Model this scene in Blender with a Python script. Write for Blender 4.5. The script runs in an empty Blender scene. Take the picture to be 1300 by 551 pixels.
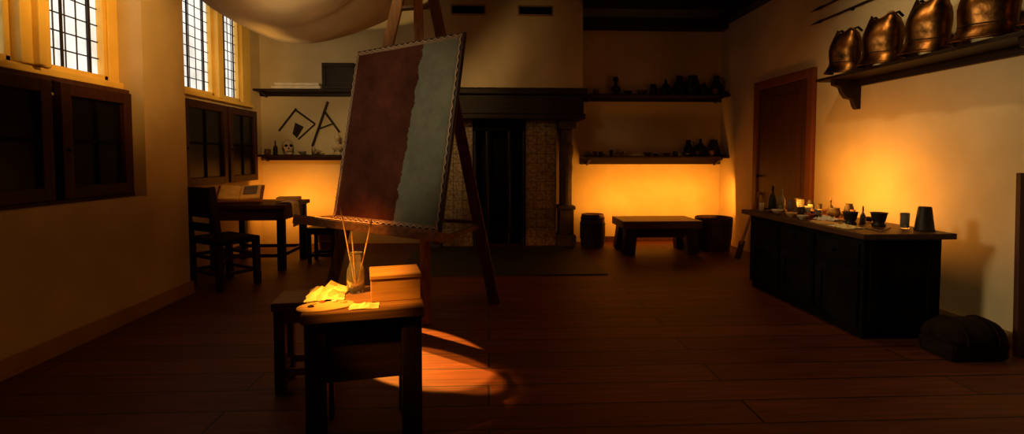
import bpy, bmesh, math, random
from mathutils import Vector, Matrix
random.seed(4)
S=bpy.context.scene
try:
    S.view_settings.view_transform='Standard'
except Exception: pass
COL=S.collection
# ---------------------------------------------------------------- materials
def base(name):
    m=bpy.data.materials.new(name); m.use_nodes=True
    nt=m.node_tree; b=nt.nodes['Principled BSDF']
    return m,nt,b
def noisy(name,c1,c2,rough=.6,scale=6,stretch=(1,1,1),metal=0,bump=.1,detail=5,spec=.5,lo=.35,hi=.65):
    m,nt,b=base(name); N=nt.nodes; L=nt.links
    tc=N.new('ShaderNodeTexCoord'); mp=N.new('ShaderNodeMapping'); mp.inputs['Scale'].default_value=stretch
    nz=N.new('ShaderNodeTexNoise'); nz.inputs['Scale'].default_value=scale; nz.inputs['Detail'].default_value=detail
    cr=N.new('ShaderNodeValToRGB'); cr.color_ramp.elements[0].position=lo; cr.color_ramp.elements[1].position=hi
    cr.color_ramp.elements[0].color=(*c1,1); cr.color_ramp.elements[1].color=(*c2,1)
    L.new(tc.outputs['Object'],mp.inputs['Vector']); L.new(mp.outputs[0],nz.inputs['Vector'])
    L.new(nz.outputs['Fac'],cr.inputs['Fac']); L.new(cr.outputs[0],b.inputs['Base Color'])
    if bump:
        bp=N.new('ShaderNodeBump'); bp.inputs['Strength'].default_value=bump; bp.inputs['Distance'].default_value=.01
        L.new(nz.outputs['Fac'],bp.inputs['Height']); L.new(bp.outputs[0],b.inputs['Normal'])
    b.inputs['Roughness'].default_value=rough; b.inputs['Metallic'].default_value=metal
    b.inputs['Specular IOR Level'].default_value=spec
    return m
def wood(name,c1,c2,rough=.5,axis='z',spec=.25):
    st={'x':(1.5,22,22),'y':(22,1.5,22),'z':(22,22,1.5)}[axis]
    return noisy(name,c1,c2,rough,1.6,st,0,.15,6,spec,.3,.7)
M={}
M['plaster']=noisy('plaster_beige',(.52,.40,.22),(.62,.49,.285),.9,2.2,bump=.15,spec=.1)
M['plaster2']=noisy('plaster_brown',(.30,.17,.07),(.38,.22,.10),.9,2.2,bump=.15,spec=.1)
M['ochre']=noisy('ochre_paint',(.74,.48,.09),(.86,.58,.13),.55,4,bump=.05)
M['redbrown']=wood('red_brown_paint',(.05,.017,.007),(.085,.027,.010),.5)
M['shut']=wood('dark_shutter_paint',(.030,.009,.004),(.055,.016,.006),.5)
M['doorred']=wood('door_orange_brown',(.13,.036,.012),(.17,.05,.017),.55)
M['ceil']=noisy('ceiling_dark',(.05,.028,.014),(.09,.05,.025),.8,3)
M['dark']=wood('dark_oak_z',(.010,.004,.002),(.024,.010,.005),.5)
M['darkx']=wood('dark_oak_x',(.010,.004,.002),(.024,.010,.005),.5,'x')
M['darky']=wood('dark_oak_y',(.010,.004,.002),(.024,.010,.005),.5,'y')
M['oak']=wood('warm_oak_z',(.13,.055,.018),(.26,.12,.04),.5)
M['oakx']=wood('warm_oak_x',(.15,.065,.02),(.32,.15,.05),.45,'x')
M['brown']=wood('brown_wood_z',(.05,.018,.008),(.11,.040,.015),.45)
M['brownx']=wood('brown_wood_x',(.05,.018,.008),(.11,.040,.015),.45,'x')
M['browny']=wood('brown_wood_y',(.035,.014,.006),(.08,.03,.012),.5,'y')
M['umber']=wood('umber_wood_z',(.022,.009,.004),(.055,.022,.010),.5)
M['umberx']=wood('umber_wood_x',(.022,.009,.004),(.055,.022,.010),.5,'x')
M['pale']=wood('pale_box_wood',(.55,.30,.08),(.78,.47,.16),.5,'x')
M['boxwood']=wood('honey_box_wood',(.36,.16,.04),(.56,.28,.08),.5,'x')
M['black']=noisy('matt_black',(.003,.002,.002),(.008,.006,.005),.9,5,spec=.08)  # flat near-black shared by firebox, cabinet, louvres, glazing bars and skull
M['iron']=noisy('black_iron',(.012,.009,.007),(.03,.022,.016),.5,8,metal=.6)
M['lead']=noisy('window_lead',(.01,.009,.008),(.02,.017,.014),.6,8)
M['brass']=noisy('brass_armour',(.05,.021,.006),(.24,.10,.025),.33,8,metal=1,bump=.5)
M['white']=noisy('white_cloth',(.66,.56,.40),(.80,.70,.5),.85,9,bump=.4)
M['paper']=noisy('old_paper',(.78,.56,.20),(.90,.70,.30),.8,12,bump=.3)
M['bone']=noisy('bone_plaster',(.42,.30,.17),(.56,.42,.25),.7,14,bump=.3)
M['clay']=noisy('clay_pot',(.10,.04,.016),(.17,.07,.028),.6,9)
M['darkclay']=noisy('dark_glazed_clay',(.012,.007,.005),(.03,.017,.010),.5,9,spec=.25)
M['grey']=noisy('grey_stoneware',(.13,.10,.07),(.22,.18,.12),.5,9)
M['leather']=noisy('dark_leather',(.008,.004,.0025),(.018,.009,.005),.85,12,bump=.5,spec=.08)
M['stone']=noisy('carved_sandstone',(.055,.034,.017),(.10,.062,.03),.75,14,bump=.6)
M['slate']=noisy('dark_hearth_slate',(.008,.006,.004),(.018,.012,.009),.6,3)
M['cord']=noisy('bare_canvas',(.24,.16,.08),(.33,.22,.12),.8,40)
M['cordpale']=noisy('pale_cord',(.66,.52,.32),(.78,.64,.40),.8,40)
M['ochrepaint']=noisy('ochre_pigment',(.5,.25,.05),(.7,.38,.1),.6,20)
M['redpig']=noisy('red_pigment',(.3,.04,.02),(.4,.07,.03),.6,20)
M['linen']=noisy('linen_canopy',(.56,.42,.24),(.66,.51,.30),.9,3,bump=.2,spec=.05)
M['bristle']=noisy('bristle',(.2,.1,.04),(.35,.18,.08),.8,60)
def glassmat():
    m,nt,b=base('clear_glass'); b.inputs['Base Color'].default_value=(1,.95,.84,1)
    b.inputs['Roughness'].default_value=.03; b.inputs['Transmission Weight'].default_value=.94; b.inputs['IOR'].default_value=1.35
    return m
M['glass']=glassmat()
def winmat():
    m,nt,b=base('daylight_glass'); N=nt.nodes;L=nt.links
    tc=N.new('ShaderNodeTexCoord'); nz=N.new('ShaderNodeTexNoise'); nz.inputs['Scale'].default_value=3
    cr=N.new('ShaderNodeValToRGB'); cr.color_ramp.elements[0].color=(.66,.66,.60,1); cr.color_ramp.elements[1].color=(1,.98,.9,1)
    cr.color_ramp.elements[0].position=.3; cr.color_ramp.elements[1].position=.55
    L.new(tc.outputs['Object'],nz.inputs['Vector']); L.new(nz.outputs['Fac'],cr.inputs['Fac'])
    L.new(cr.outputs[0],b.inputs['Emission Color']); b.inputs['Emission Strength'].default_value=1.0
    b.inputs['Base Color'].default_value=(.3,.3,.28,1); b.inputs['Roughness'].default_value=.4
    return m
M['window']=winmat()
m,nt,b=base('dark_pane'); b.inputs['Base Color'].default_value=(.004,.0025,.002,1); b.inputs['Roughness'].default_value=.3; b.inputs['Specular IOR Level'].default_value=.25; M['pane']=m
def brickmat(name,c1,c2,mortar,sc,bw,rh,ms,rough,stain=None,offset=.5,plane='xy',spec=.5):
    m,nt,b=base(name); N=nt.nodes;L=nt.links
    tc=N.new('ShaderNodeTexCoord'); mp=N.new('ShaderNodeMapping')
    if plane=='xz': mp.inputs['Rotation'].default_value=(math.radians(90),0,0)
    bk=N.new('ShaderNodeTexBrick'); bk.inputs['Scale'].default_value=sc
    bk.inputs['Brick Width'].default_value=bw; bk.inputs['Row Height'].default_value=rh; bk.inputs['Mortar Size'].default_value=ms
    bk.offset=offset
    bk.inputs['Color1'].default_value=(*c1,1); bk.inputs['Color2'].default_value=(*c2,1); bk.inputs['Mortar'].default_value=(*mortar,1)
    L.new(tc.outputs['Object'],mp.inputs['Vector']); L.new(mp.outputs[0],bk.inputs['Vector'])
    nz=N.new('ShaderNodeTexNoise'); nz.inputs['Detail'].default_value=6
    mp2=N.new('ShaderNodeMapping'); L.new(mp.outputs[0],mp2.inputs['Vector'])
    mx=N.new('ShaderNodeMixRGB'); mx.blend_type='MULTIPLY'
    cr=N.new('ShaderNodeValToRGB')
    L.new(mp2.outputs[0],nz.inputs['Vector']); L.new(nz.outputs['Fac'],cr.inputs['Fac'])
    L.new(bk.outputs['Color'],mx.inputs[1]); L.new(cr.outputs[0],mx.inputs[2])
    if stain:   # tile motif
        mp2.inputs['Scale'].default_value=(1,1,1); nz.inputs['Scale'].default_value=24
        cr.color_ramp.elements[0].position=.42; cr.color_ramp.elements[0].color=(*stain,1)
        cr.color_ramp.elements[1].position=.54; cr.color_ramp.elements[1].color=(1,1,1,1); mx.inputs[0].default_value=.8
    else:       # wood grain
        mp2.inputs['Scale'].default_value=(2,30,2); nz.inputs['Scale'].default_value=1.2
        cr.color_ramp.elements[0].position=.3; cr.color_ramp.elements[0].color=(.45,.4,.4,1)
        cr.color_ramp.elements[1].position=.7; cr.color_ramp.elements[1].color=(1,1,1,1); mx.inputs[0].default_value=1
    L.new(mx.outputs[0],b.inputs['Base Color'])
    bp=N.new('ShaderNodeBump'); bp.inputs['Strength'].default_value=.4; bp.inputs['Distance'].default_value=.004
    L.new(bk.outputs['Fac'],bp.inputs['Height']); bp.invert=True; L.new(bp.outputs[0],b.inputs['Normal'])
    b.inputs['Roughness'].default_value=rough; b.inputs['Specular IOR Level'].default_value=spec
    return m
M['floor']=brickmat('floor_planks',(.17,.042,.011),(.115,.028,.008),(.012,.004,.002),1,2.6,.23,.006,.55,spec=.3)
M['tiles']=brickmat('painted_tiles',(.34,.23,.09),(.27,.18,.07),(.09,.05,.02),1,.13,.13,.004,.4,stain=(.4,.32,.2),offset=0,plane='xz')
def canvasmat():
    m,nt,b=base('painted_canvas'); N=nt.nodes;L=nt.links
    tc=N.new('ShaderNodeTexCoord'); sp=N.new('ShaderNodeSeparateXYZ'); L.new(tc.outputs['Object'],sp.inputs[0])
    nz=N.new('ShaderNodeTexNoise'); nz.inputs['Scale'].default_value=11; nz.inputs['Detail'].default_value=9; nz.inputs['Roughness'].default_value=.65; L.new(tc.outputs['Object'],nz.inputs['Vector'])
    a0=N.new('ShaderNodeMath'); a0.operation='MULTIPLY_ADD'; a0.inputs[1].default_value=-.045; L.new(sp.outputs['Y'],a0.inputs[0]); L.new(sp.outputs['X'],a0.inputs[2])
    a=N.new('ShaderNodeMath'); a.operation='MULTIPLY_ADD'; a.inputs[1].default_value=.13; L.new(nz.outputs['Fac'],a.inputs[0]); L.new(a0.outputs[0],a.inputs[2])
    g=N.new('ShaderNodeMath'); g.operation='GREATER_THAN'; g.inputs[1].default_value=.815; L.new(a.outputs[0],g.inputs[0])
    n2=N.new('ShaderNodeTexNoise'); n2.inputs['Scale'].default_value=3.2; n2.inputs['Detail'].default_value=12; n2.inputs['Roughness'].default_value=.72; L.new(tc.outputs['Object'],n2.inputs['Vector'])
    r1=N.new('ShaderNodeValToRGB'); r1.color_ramp.elements[0].color=(.038,.012,.0065,1); r1.color_ramp.elements[1].color=(.11,.033,.016,1)
    r1.color_ramp.elements[0].position=.34; r1.color_ramp.elements[1].position=.66
    r2=N.new('ShaderNodeValToRGB'); r2.color_ramp.elements[0].color=(.125,.128,.085,1); r2.color_ramp.elements[1].color=(.19,.195,.13,1)
    r2.color_ramp.elements[0].position=.35; r2.color_ramp.elements[1].position=.65
    L.new(n2.outputs['Fac'],r1.inputs['Fac']); L.new(n2.outputs['Fac'],r2.inputs['Fac'])
    mx=N.new('ShaderNodeMixRGB'); L.new(g.outputs[0],mx.inputs[0]); L.new(r1.outputs[0],mx.inputs[1]); L.new(r2.outputs[0],mx.inputs[2])
    L.new(mx.outputs[0],b.inputs['Base Color']); b.inputs['Roughness'].default_value=.7; b.inputs['Specular IOR Level'].default_value=.05
    return m
M['canvas']=canvasmat()
# ---------------------------------------------------------------- mesh helpers
def bx(bm,c,s,rot=None):
    mt=Matrix.Translation(c)@(rot.to_4x4() if rot else Matrix.Identity(4))@Matrix.Diagonal((*s,1))
    bmesh.ops.create_cube(bm,size=1,matrix=mt)
def bb(bm,x0,x1,y0,y1,z0,z1): bx(bm,((x0+x1)/2,(y0+y1)/2,(z0+z1)/2),(x1-x0,y1-y0,z1-z0))
def frame_of(p1,p2,hint=(0,0,1)):
    z=(Vector(p2)-Vector(p1)).normalized(); h=Vector(hint)
    if abs(z.dot(h))>.97: h=Vector((1,0,0))
    x=h.cross(z).normalized(); y=z.cross(x)
    return Matrix((x,y,z)).transposed()
def beam(bm,p1,p2,w,d,hint=(0,0,1)):
    p1=Vector(p1);p2=Vector(p2)
    mt=Matrix.Translation((p1+p2)/2)@frame_of(p1,p2,hint).to_4x4()@Matrix.Diagonal((w,d,(p2-p1).length,1))
    bmesh.ops.create_cube(bm,size=1,matrix=mt)
def rod(bm,p1,p2,r1,r2=None,seg=10):
    p1=Vector(p1);p2=Vector(p2); r2=r1 if r2 is None else r2
    mt=Matrix.Translation((p1+p2)/2)@frame_of(p1,p2).to_4x4()
    bmesh.ops.create_cone(bm,cap_ends=True,segments=seg,radius1=r1,radius2=r2,depth=(p2-p1).length,matrix=mt)
def lathe(bm,prof,c=(0,0,0),seg=20,sx=1,sy=1):
    rings=[]
    for r,z in prof:
        if r<1e-5: rings.append([bm.verts.new((c[0],c[1],c[2]+z))])
        else: rings.append([bm.verts.new((c[0]+sx*r*math.cos(2*math.pi*i/seg),c[1]+sy*r*math.sin(2*math.pi*i/seg),c[2]+z)) for i in range(seg)])
    for a,b in zip(rings,rings[1:]):
        for i in range(seg):
            j=(i+1)%seg
            if len(a)==1 and len(b)==1: continue
            if len(a)==1: bm.faces.new((a[0],b[j],b[i]))
            elif len(b)==1: bm.faces.new((a[i],a[j],b[0]))
            else: bm.faces.new((a[i],a[j],b[j],b[i]))
def tube(bm,pts,r,seg=6):
    pts=[Vector(p) for p in pts]; rings=[]
    for i,p in enumerate(pts):
        t=(pts[min(i+1,len(pts)-1)]-pts[max(i-1,0)]).normalized()
        h=Vector((0,0,1)) if abs(t.z)<.9 else Vector((1,0,0))
        x=h.cross(t).normalized(); y=t.cross(x)
        rings.append([bm.verts.new(p+x*r*math.cos(2*math.pi*k/seg)+y*r*math.sin(2*math.pi*k/seg)) for k in range(seg)])
    for a,b in zip(rings,rings[1:]):
        for k in range(seg): bm.faces.new((a[k],a[(k+1)%seg],b[(k+1)%seg],b[k]))
    bm.faces.new(rings[0][::-1]); bm.faces.new(rings[-1])
def ball(bm,c,r,s=(1,1,1),seg=14):
    bmesh.ops.create_uvsphere(bm,u_segments=seg,v_segments=seg//2+2,radius=r,matrix=Matrix.Translation(c)@Matrix.Diagonal((*s,1)))
def out(name,bm,mat,parent=None,bev=0,smooth=False,loc=(0,0,0),rot=(0,0,0),label=None,cat=None,kind=None,group=None,tf=None,matrix=None):
    if tf is not None: bm.transform(tf)
    bmesh.ops.recalc_face_normals(bm,faces=bm.faces[:])
    me=bpy.data.meshes.new(name); bm.to_mesh(me); bm.free()
    if smooth:
        me.shade_smooth()
    me.materials.append(M[mat] if isinstance(mat,str) else mat)
    o=bpy.data.objects.new(name,me); COL.objects.link(o)
    o.location=loc; o.rotation_euler=rot
    if parent: o.parent=parent
    if matrix is not None: o.matrix_world=matrix
    if bev:
        b=o.modifiers.new('bevel','BEVEL'); b.width=bev; b.segments=2; b.limit_method='ANGLE'
    if label: o['label']=label
    if cat: o['category']=cat
    if kind: o['kind']=kind
    if group: o['group']=group
    return o
def empty(name,label,cat,loc=(0,0,0),rz=0,group=None,matrix=None):
    e=bpy.data.objects.new(name,None); COL.objects.link(e); e.empty_display_size=.1
    e.location=loc; e.rotation_euler=(0,0,rz)
    if matrix is not None: e.matrix_world=matrix
    e['label']=label; e['category']=cat
    if group: e['group']=group
    return e
NB=bmesh.new
def hull(name,boxes,mat,**k):
    bm=NB()
    for q in boxes: bb(bm,*q)
    return out(name,bm,mat,**k)
# ---------------------------------------------------------------- camera
f=650; ps=math.atan(30/650); th=math.atan(30/650)
F=Vector((math.sin(ps)*math.cos(th),math.cos(ps)*math.cos(th),-math.sin(th)))
R=Vector((math.cos(ps),-math.sin(ps),0)); U=R.cross(F)
cam=bpy.data.cameras.new('camera'); co=bpy.data.objects.new('camera',cam); COL.objects.link(co)
mt=Matrix((R,U,-F)).transposed().to_4x4(); mt.translation=(0,0,1.25); co.matrix_world=mt
cam.sensor_width=36; cam.lens=18; cam.shift_y=-45.5/1300; cam.clip_start=.05
S.camera=co
# ---------------------------------------------------------------- room shell
XL=-3.24; XN=-2.75; XR=3.45; YB=7.5; ZC=3.5; Y0=-1.2
K='structure'
hull('floor',[(-3.5,3.6,Y0,7.7,-.12,0)],'floor',kind=K)
hull('ceiling',[(-3.5,3.6,Y0,7.7,ZC,ZC+.1)],'ceil',kind=K)
hull('wall_right',[(XR,XR+.12,Y0,7.7,0,ZC)],'plaster',kind=K)
hull('wall_back',[(-3.4,XR,YB,YB+.12,0,ZC)],'plaster',kind=K)
hull('wall_chimney',[(-.97,1.29,7.0,YB,2.2,ZC)],'plaster',kind=K)
hull('wall_left',[(-3.3,XN,Y0,4.81,0,.94),(-3.3,XN,Y0,2.6,.94,ZC),(-3.3,XN,4.25,4.81,.94,ZC),(-3.3,XN,2.6,4.25,3.05,ZC),(-3.3,-2.98,2.6,4.25,.94,1.84),
   (-3.3,-2.98,2.6,2.7,1.84,3.05),(-3.3,-2.98,3.34,3.56,1.84,3.05),
   (-3.4,XL,4.81,YB,0,1.94),(-3.4,XL,4.81,YB,3.1,ZC),(-3.4,XL,4.81,5.5,1.94,3.1),(-3.4,XL,7.12,YB,1.94,3.1)],'plaster',kind=K)
hull('baseboard_left',[(XN,XN+.022,Y0,4.83,0,.11),(XN,XN+.03,Y0,4.83,0,.02)],'plaster2',kind=K)
hull('baseboard_right',[(XR-.02,XR,Y0,5.2,0,.10)],'plaster2',kind=K)
hull('baseboard_back',[(1.4,XR-.02,YB-.02,YB,0,.08)],'redbrown',kind=K)
hull('trim_1',[(1.29,XR,7.28,YB,3.10,3.24)],'darkx',kind=K,bev=.01)
hull('trim_2',[(1.29,XR,6.9,7.1,3.3,ZC)],'darkx',kind=K,bev=.01)
hull('trim_3',[(XR-.16,XR,5.2,7.28,3.16,3.3)],'darky',kind=K,bev=.01)
# windows -----------------------------------------------------------
def window(n,x,y0,y1,z0,z1,cols,rows,fw=.04,bars=2):
    fr=NB()
    bb(fr,x-.03,x+.04,y0,y0+fw,z0,z1); bb(fr,x-.03,x+.04,y1-fw,y1,z0,z1)
    bb(fr,x-.03,x+.04,y0,y1,z0,z0+fw); bb(fr,x-.03,x+.04,y0,y1,z1-fw,z1)
    o=out(f'window_{n}',fr,'ochre',kind=K,bev=.006)
    g=NB(); bb(g,x-.018,x-.010,y0+fw,y1-fw,z0+fw,z1-fw); out('glass',g,'window',parent=o)
    l=NB()
    for i in range(1,cols):
        yy=y0+fw+(y1-y0-2*fw)*i/cols; rod(l,(x-.004,yy,z0+fw),(x-.004,yy,z1-fw),.0055,seg=6)
    for j in range(1,rows):
        zz=z0+fw+(z1-z0-2*fw)*j/rows; rod(l,(x-.004,y0+fw,zz),(x-.004,y1-fw,zz),.0055,seg=6)
    out('lead_grid',l,'lead',parent=o)
    for i in range(bars):
        l=NB(); yy=y0+fw+(y1-y0-2*fw)*(i+.5)/bars; rod(l,(x+.03,yy,z0+.01),(x+.03,yy,z1-.01),.010,seg=8)
        out('iron_bar',l,'iron',parent=o)
window(1,-2.98,2.72,3.33,1.84,3.04,5,9)
window(2,-2.98,3.56,4.14,1.84,3.04,5,9)
window(3,-3.26,5.52,6.22,1.97,3.08,5,9)
window(4,-3.26,6.34,6.86,1.97,3.08,5,9)
hull('trim_4',[(-2.98,-2.88,3.335,3.42,1.84,3.05),(-2.98,-2.84,3.42,3.47,1.84,3.05),(-2.98,-2.88,3.47,3.555,1.84,3.05),(-2.98,-2.93,4.145,4.25,1.84,3.05),(-2.98,-2.90,2.6,4.25,1.79,1.84)],'ochre',kind=K,bev=.008)
hull('trim_5',[(-3.27,-3.16,6.22,6.34,1.95,3.1),(-3.27,-3.19,6.87,7.10,1.95,3.1),(-3.27,-3.17,5.5,7.12,1.92,1.965)],'ochre',kind=K,bev=.008)
def shutter(n,x,y0,y1,z0,z1,fw=.085):
    b=NB(); 
    bb(b,x,x+.05,y0,y0+fw,z0,z1); bb(b,x,x+.05,y1-fw,y1,z0,z1); bb(b,x,x+.05,y0+fw,y1-fw,z0,z0+fw); bb(b,x,x+.05,y0+fw,y1-fw,z1-fw,z1)
    o=out(f'window_{n}',b,'shut',kind=K,bev=.006)
    g=NB(); bb(g,x+.005,x+.015,y0+fw,y1-fw,z0+fw,z1-fw); out('dark_pane',g,'pane',parent=o)
    g=NB(); bb(g,x+.015,x+.03,y0+fw,y1-fw,(z0+z1)/2-.012,(z0+z1)/2+.012); bb(g,x+.015,x+.03,(y0+y1)/2-.01,(y0+y1)/2+.01,z0+fw,z1-fw); out('glazing_bar',g,'black',parent=o)
    g=NB(); rod(g,(x+.05,y0+.04,(z0+z1)/2-.06),(x+.075,y0+.04,(z0+z1)/2-.06),.012); out('latch',g,'iron',parent=o)
shutter(5,-2.86,2.72,3.46,.97,1.75)
shutter(6,-2.86,3.53,4.20,.97,1.75)
hull('trim_6',[(-2.97,-2.84,2.6,4.25,.94,.965),(-2.97,-2.87,3.465,3.525,.97,1.75),(-2.97,-2.86,2.6,4.25,1.755,1.785)],'redbrown',kind=K,bev=.004)
shutter(7,-3.235,5.55,6.44,.94,1.88)
shutter(8,-3.235,6.50,7.25,.94,1.88)
# ---------------------------------------------------------------- door in right wall
hull('trim_7',[(XR-.05,XR-.001,5.26,5.36,0,2.2),(XR-.05,XR-.001,6.36,6.46,0,2.2),(XR-.05,XR-.001,5.36,6.36,2.1,2.2)],'doorred',kind=K,bev=.008)
b=NB(); bb(b,XR-.028,XR-.001,5.365,6.355,.01,2.095)
d=out('door_1',b,'redbrown',kind=K)
b=NB()
for z0,z1 in ((.15,1.98),): bb(b,XR-.034,XR-.028,5.46,6.26,z0,z1)
out('door_panel',b,'redbrown',parent=d,bev=.006)
b=NB(); rod(b,(XR-.028,6.27,1.02),(XR-.075,6.27,1.02),.01); ball(b,(XR-.08,6.27,1.02),.022); out('door_knob',b,'iron',parent=d,smooth=True)
# ---------------------------------------------------------------- fireplace
FP=empty('fireplace','large old fireplace with dark wooden mantel and painted tiles','fireplace',(.16,7.2,0))
T=Matrix.Translation((-.16,-7.2,0))
b=NB(); bb(b,-1.02,1.34,6.9,7.46,2.10,2.18); bb(b,-.98,1.30,6.95,7.46,1.84,2.10); bb(b,-1.0,1.32,6.92,7.46,1.77,1.84)
out('mantel',b,'darkx',parent=FP,bev=.012,tf=T)
for x0,x1 in ((-.65,-.22),(.53,.96)):
    b=NB(); bb(b,x0,x1,7.2,7.49,.0,1.77); out('tile_panel',b,'tiles',parent=FP,tf=T)
b=NB(); bb(b,-.22,.53,7.42,7.49,0,1.77); bb(b,-.22,.53,7.2,7.42,1.62,1.77); out('firebox',b,'black',parent=FP,tf=T)
for x in (-.19,-.02,.29,.50):
    b=NB(); rod(b,(x,7.23,0),(x,7.23,1.62),.028,.022,12); out('iron_post',b,'iron',parent=FP,tf=T)
for cx in (-.80,1.10):
    b=NB()
    bb(b,cx-.13,cx+.13,7.08,7.42,0,.16); bb(b,cx-.10,cx+.10,7.12,7.40,.16,.52); bb(b,cx-.12,cx+.12,7.09,7.41,.52,.57)
    bb(b,cx-.075,cx+.075,7.16,7.40,.57,1.65)
    lathe(b,[(0,.57),(.07,.57),(.075,.9),(.09,1.10),(.08,1.2),(.10,1.32),(.095,1.42),(.055,1.47),(.065,1.52),(.068,1.60),(.05,1.65),(0,1.65)],(cx,7.20,0),14)
    bb(b,cx-.12,cx+.12,7.09,7.41,1.65,1.77)
    out('carved_column',b,'stone',parent=FP,bev=.01,tf=T)
b=NB(); bb(b,-.97,1.27,5.35,7.08,0,.012); out('hearth_slab',b,'slate',parent=FP,tf=T)
def vent(x0,x1):
    e=empty('wall_vent','rectangular dark louvred vent set in the chimney wall','vent',((x0+x1)/2,6.999,3.23),group='vents in the chimney wall')
    w=(x1-x0)/2; b=NB()
    bb(b,-w,w,-.02,0,.05,.07); bb(b,-w,w,-.02,0,-.07,-.05); bb(b,-w,-w+.02,-.02,0,-.05,.05); bb(b,w-.02,w,-.02,0,-.05,.05)
    out('vent_frame',b,'plaster2',parent=e)
    b=NB(); bb(b,-w+.02,w-.02,-.006,0,-.05,.05)
    for i in range(4): bx(b,(0,-.012,-.04+.027*i),(2*w-.04,.014,.004),Matrix.Rotation(.6,3,'X'))
    out('louvre',b,'black',parent=e)
vent(-.5,-.03); vent(.40,.88)
# ---------------------------------------------------------------- shelves on the back wall
def shelf(label,x0,x1,z,dep,ap,group):
    e=empty('wall_shelf',label,'shelf',((x0+x1)/2,YB,z),group=group); w=(x1-x0)/2
    b=NB(); bb(b,-w,w,-dep,0,-.03,0); out('shelf_board',b,'darkx',parent=e,bev=.005)
    b=NB(); bb(b,-w,w,-.03,-.001,-.03-ap,-.03); out('shelf_rail',b,'darkx',parent=e,bev=.005)
    for sx in (-w+.1,w-.1):
        b=NB(); beam(b,(sx,-.03,-.03-ap),(sx,-dep+.04,-.035),.03,.03); out('shelf_bracket',b,'darkx',parent=e)
shelf('long dark oak shelf with stacked cloths and box',XL,-1.5,2.20,.25,.05,'dark oak wall shelves')
shelf('long dark oak shelf holding skull and casts',XL,-1.5,1.29,.25,.05,'dark oak wall shelves')
shelf('dark oak shelf crowded with vessels above the glowing recess',1.345,XR,2.15,.32,.05,'dark oak wall shelves')
shelf('dark oak shelf with small studio props',1.345,XR,1.27,.32,.09,'dark oak wall shelves')
# vessels ---------------------------------------------------------------
P={
'bottle':[(0,0),(.035,0),(.04,.01),(.04,.12),(.03,.15),(.012,.18),(.012,.23),(.016,.235),(.016,.245),(.008,.245),(.008,.18),(0,.17)],
'jar':[(0,0),(.04,0),(.055,.03),(.06,.09),(.05,.14),(.038,.16),(.045,.18),(.035,.18),(.03,.155),(.04,.13),(.04,.03),(0,.02)],
'jug':[(0,0),(.045,0),(.05,.01),(.075,.07),(.078,.12),(.05,.18),(.035,.22),(.042,.26),(.034,.26),(.028,.22),(.06,.12),(0,.03)],
'bowl':[(0,0),(.03,0),(.032,.01),(.06,.035),(.075,.06),(.07,.06),(.05,.035),(0,.015)],
'mortar':[(0,0),(.05,0),(.055,.015),(.04,.03),(.05,.05),(.062,.11),(.07,.12),(.058,.12),(.045,.05),(0,.035)],
'cone':[(0,0),(.075,0),(.078,.01),(.072,.02),(.05,.20),(.045,.21),(0,.21)],
'glass':[(0,0),(.032,0),(.036,.01),(.040,.15),(.037,.15),(.033,.012),(0,.008)],
'goblet':[(0,0),(.035,0),(.035,.008),(.008,.02),(.008,.07),(.03,.1),(.036,.16),(.033,.16),(.026,.1),(0,.085)],
'pot':[(0,0),(.03,0),(.045,.02),(.05,.05),(.04,.08),(.045,.09),(.037,.09),(.04,.05),(0,.01)],
'flask':[(0,0),(.036,0),(.041,.012),(.043,.07),(.040,.11),(.030,.135),(.026,.15),(.027,.18),(.033,.19),(.030,.19),(.024,.18),(.023,.15),(.037,.11),(.040,.07),(.037,.014),(0,.006)],
'onion':[(0,0),(.04,0),(.07,.03),(.08,.08),(.05,.13),(.02,.16),(.015,.2),(.02,.21),(.01,.21),(.01,.16),(0,.15)],
}
def vessel(name,label,cat,kind,mat,loc,s=1.0,group=None,sz=None,lid=False,handle=False):
    b=NB(); lathe(b,[(r*s,z*(sz or s)) for r,z in P[kind]],seg=20)
    o=out(name,b,mat,smooth=True,loc=loc,label=label,cat=cat,group=group)
    if handle:
        h=max(z for r,z in P[kind])*(sz or s); r=max(r for r,z in P[kind])*s; b=NB()
        tube(b,[(r*.45,-.0,h*.9),(r*.75,-r*.7,h*.88),(r*.9,-r*.95,h*.68),(r*.8,-r*.8,h*.45),(r*.6,-r*.6,h*.4)],.007*s)
        out('handle',b,mat,parent=o,smooth=True)
    if lid:
        h=max(z for r,z in P[kind])*(sz or s); b=NB()
        rod(b,(0,0,h-.012),(0,0,h+.02),.009*s,.011*s,10)
        out('stopper',b,'oak',parent=o)
    return o
def bust(loc,s,mat,label,group,rz=0):
    e=empty('plaster_bust',label,'sculpture',loc,rz,group)
    b=NB(); lathe(b,[(0,0),(.06*s,0),(.06*s,.02*s),(.03*s,.04*s),(.03*s,.06*s)],seg=14); out('pedestal',b,mat,parent=e,smooth=False)
    b=NB(); ball(b,(0,0,.10*s),.06*s,(1.3,.7,.85)); rod(b,(0,0,.12*s),(0,0,.19*s),.028*s,.024*s); ball(b,(0,-.005*s,.225*s),.045*s,(.85,1,1.15)); bx(b,(0,-.052*s,.222*s),(.01*s,.018*s,.022*s)); ball(b,(0,.012*s,.245*s),.045*s,(.95,1,.9))
    out('head_and_shoulders',b,mat,parent=e,smooth=True)
zt=2.15; g='vessels on the upper shelf'
NM={'jar':'jar','goblet':'goblet','bowl':'bowl','jug':'jug','onion':'round_bottle','pot':'small_pot','glass':'cup','bottle':'bottle','mortar':'mortar','cone':'conical_vessel'}
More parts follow.
